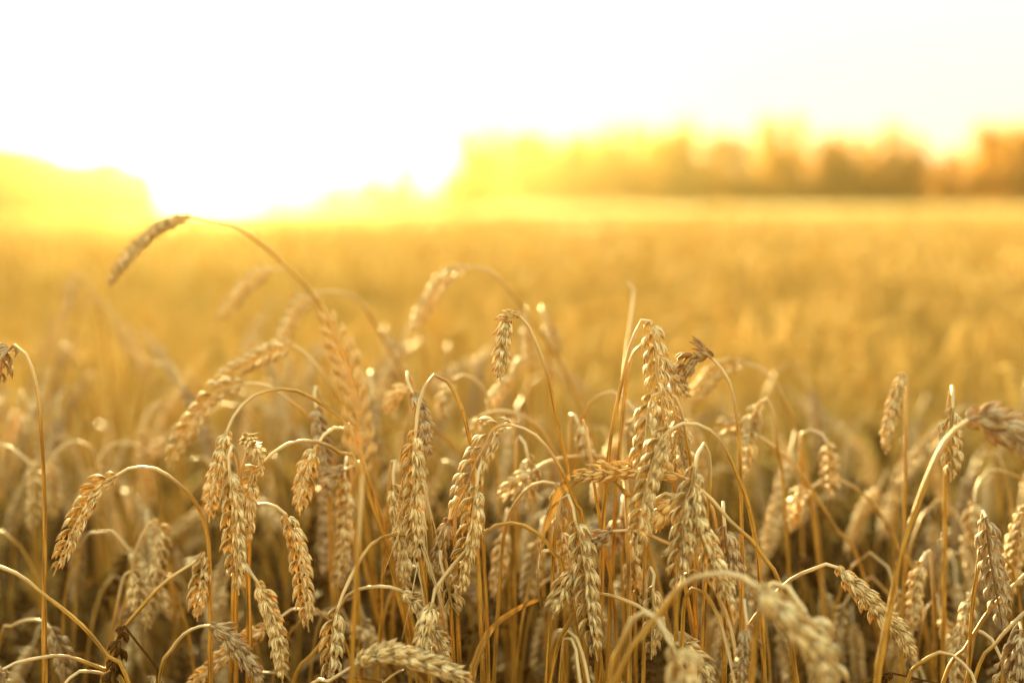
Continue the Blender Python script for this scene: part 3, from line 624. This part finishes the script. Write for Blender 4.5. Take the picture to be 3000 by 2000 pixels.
TP = [tree_proto(rt, 6, .9, .8, M_FOL, False, .016), tree_proto(rt, 6, 1.2, 1.3, M_FOL, False, .016), tree_proto(rt, 6, .6, .6, M_FOL, False, .016), tree_proto(rt, 6, 2.4, 6, M_DFOL, True), tree_proto(rt, 6, 1.1, 3.2, M_DFOL, True)]
tused = [0]*5
def tree(px, top, dist, kind, label, group='trees along the far edge of the field', wid=1.0):
    top -= 15 if top < 560 else 0
    base = U(px, 600, dist); zt = U(px, top, dist).z
    r = TP[kind]
    if tused[kind]:
        c = r.copy(); COL.objects.link(c)
        for ch in r.children:
            d = ch.copy(); COL.objects.link(d); d.parent = c
        r = c
    tused[kind] = 1
    s = (zt)/6.0
    r.location = (base.x, base.y, 0); r.rotation_euler = (0, 0, rt.uniform(0, 6.28)); r.scale = (s*wid, s*wid, s)
    tag(r, label, 'tree', group)
D = 'far blurred tree '
tree(20, 470, 30, 3, 'dense rounded bush like tree at the far left edge of the field', wid=1.5)
tree(120, 485, 30, 3, 'dense rounded tree second from the left edge, beside the rounded bush', wid=1.4)
tree(225, 505, 30, 4, 'low dense tree in the left clump, third from the left edge', wid=1.5)
tree(320, 498, 30, 3, 'dense rounded tree nearly at the right end of the left clump', wid=1.2)
tree(405, 520, 30, 4, 'small dense tree closing the left clump beside the sun glow', wid=1.2)
tree(700, 575, 140, 4, 'low far bush between the sun glow and the first thin trees', wid=1.6)
tree(860, 570, 140, 4, 'low far bush left of the first thin trees in the middle', wid=1.6)
tree(1010, 520, 128, 2, 'low thin tree, first of the thin row right of the sun glow', wid=1.2)
tree(1100, 500, 126, 1, 'low thin tree washed out by the glow, second of the thin row', wid=1.0)
tree(1190, 470, 126, 2, 'slim pale tree left of the bright gap in the middle', wid=1.0)
tree(1370, 410, 122, 1, 'yellow lit tree right of the bright gap in the middle', wid=0.9)
tree(1445, 330, 120, 0, 'tall yellow tree with a narrow peak near the middle of the row', wid=0.6)
tree(1520, 420, 122, 1, 'bright yellow tree right of the tall narrow peak', wid=0.9)
tree(1610, 430, 124, 2, 'thin yellow tree in the glowing middle stretch of the row', wid=1.0)
tree(1690, 380, 121, 0, 'loose tall tree left of the pale double tree', wid=0.9)
tree(1770, 385, 124, 2, 'pale loose tree in the middle right stretch of the row', wid=1.0)
tree(1850, 400, 120, 1, 'pale loose tree before the lower thin gap', wid=0.7)
tree(1930, 360, 121, 0, 'tall loose tree left of the broad amber tree', wid=1.0)
tree(2010, 370, 124, 2, 'tall thin tree next to the broad amber tree', wid=0.9)
tree(2085, 380, 122, 0, 'thin amber tree just left of the broad amber tree', wid=0.7)
tree(2250, 385, 117, 1, 'broad amber tree with a flat top in the right half', wid=1.0)
tree(2330, 380, 118, 1, 'amber tree grown together with the broad flat topped one', wid=0.7)
tree(2460, 370, 118, 0, 'brown tree with a pointed top right of the broad amber tree', wid=0.9)
tree(2540, 430, 122, 1, 'lower brown tree between two pointed tops', wid=0.8)
tree(2610, 400, 116, 1, 'dark brown tree with a steep left side in the right part', wid=0.8)
tree(2690, 430, 118, 1, 'brown rounded tree in the right part of the row', wid=0.7)
tree(2770, 440, 119, 0, 'slender brown tree left of the last tall trees', wid=0.8)
tree(2870, 400, 116, 1, 'dark tree left of the tallest pointed tree at the right', wid=0.8)
tree(2925, 340, 118, 0, 'tallest pointed tree near the right edge', wid=0.7)
tree(2990, 400, 114, 1, 'dark broad tree cut by the right edge', wid=1.0)
PROFILE = [(700, 575), (800, 545), (960, 505), (1100, 485), (1190, 480), (1290, 520), (1370, 420), (1445, 350), (1520, 420), (1700, 385), (1850, 410), (2000, 372), (2120, 400), (2250, 385), (2330, 385), (2400, 440), (2460, 375), (2560, 455), (2640, 405), (2720, 445), (2800, 430), (2870, 405), (2925, 340), (3020, 400)]
for q_ in range(62):
    px_ = 760+q_*37+rt.uniform(-14, 14); tp_ = float(np.interp(px_, [a for a, b in PROFILE], [b for a, b in PROFILE]))+rt.uniform(5, 85)
    tree(px_, tp_, rt.uniform(112, 140) if px_ > 1450 else rt.uniform(55, 70), rt.choice((0, 1, 2, 2)), 'thin blurred golden brown tree filling the far row behind the field', group='thin trees filling the far row', wid=rt.uniform(.9, 1.5))
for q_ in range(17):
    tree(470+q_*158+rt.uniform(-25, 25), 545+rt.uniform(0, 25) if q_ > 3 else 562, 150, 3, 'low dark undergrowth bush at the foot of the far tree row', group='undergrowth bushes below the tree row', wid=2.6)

# ------------------------------------------------------------------ evening air
def haze():
    x, y0, y1, z0, z1 = 130, -12, 230, -1, 10.5
    v = [(a, b, c) for a in (-x, x) for b in (y0, y1) for c in (z0, z1)]
    f = [(0, 1, 3, 2), (4, 6, 7, 5), (0, 4, 5, 1), (2, 3, 7, 6), (0, 2, 6, 4), (1, 5, 7, 3)]
    m = bpy.data.meshes.new('haze'); m.from_pydata(v, [], f)
    mt = bpy.data.materials.new('haze'); mt.use_nodes = True; n = mt.node_tree; n.nodes.clear()
    o = n.nodes.new('ShaderNodeOutputMaterial'); pv = n.nodes.new('ShaderNodeVolumePrincipled')
    pv.inputs['Color'].default_value = (1.0, 0.84, 0.34, 1); pv.inputs['Density'].default_value = HAZE_D; pv.inputs['Anisotropy'].default_value = HAZE_G
    n.links.new(pv.outputs[0], o.inputs['Volume']); m.materials.append(mt)
    ob = bpy.data.objects.new('haze', m); COL.objects.link(ob); tag(ob, 'golden evening haze glowing around the low sun', 'haze', kind='stuff')
HAZE_D, HAZE_G = 0.0008, 0.94
haze()
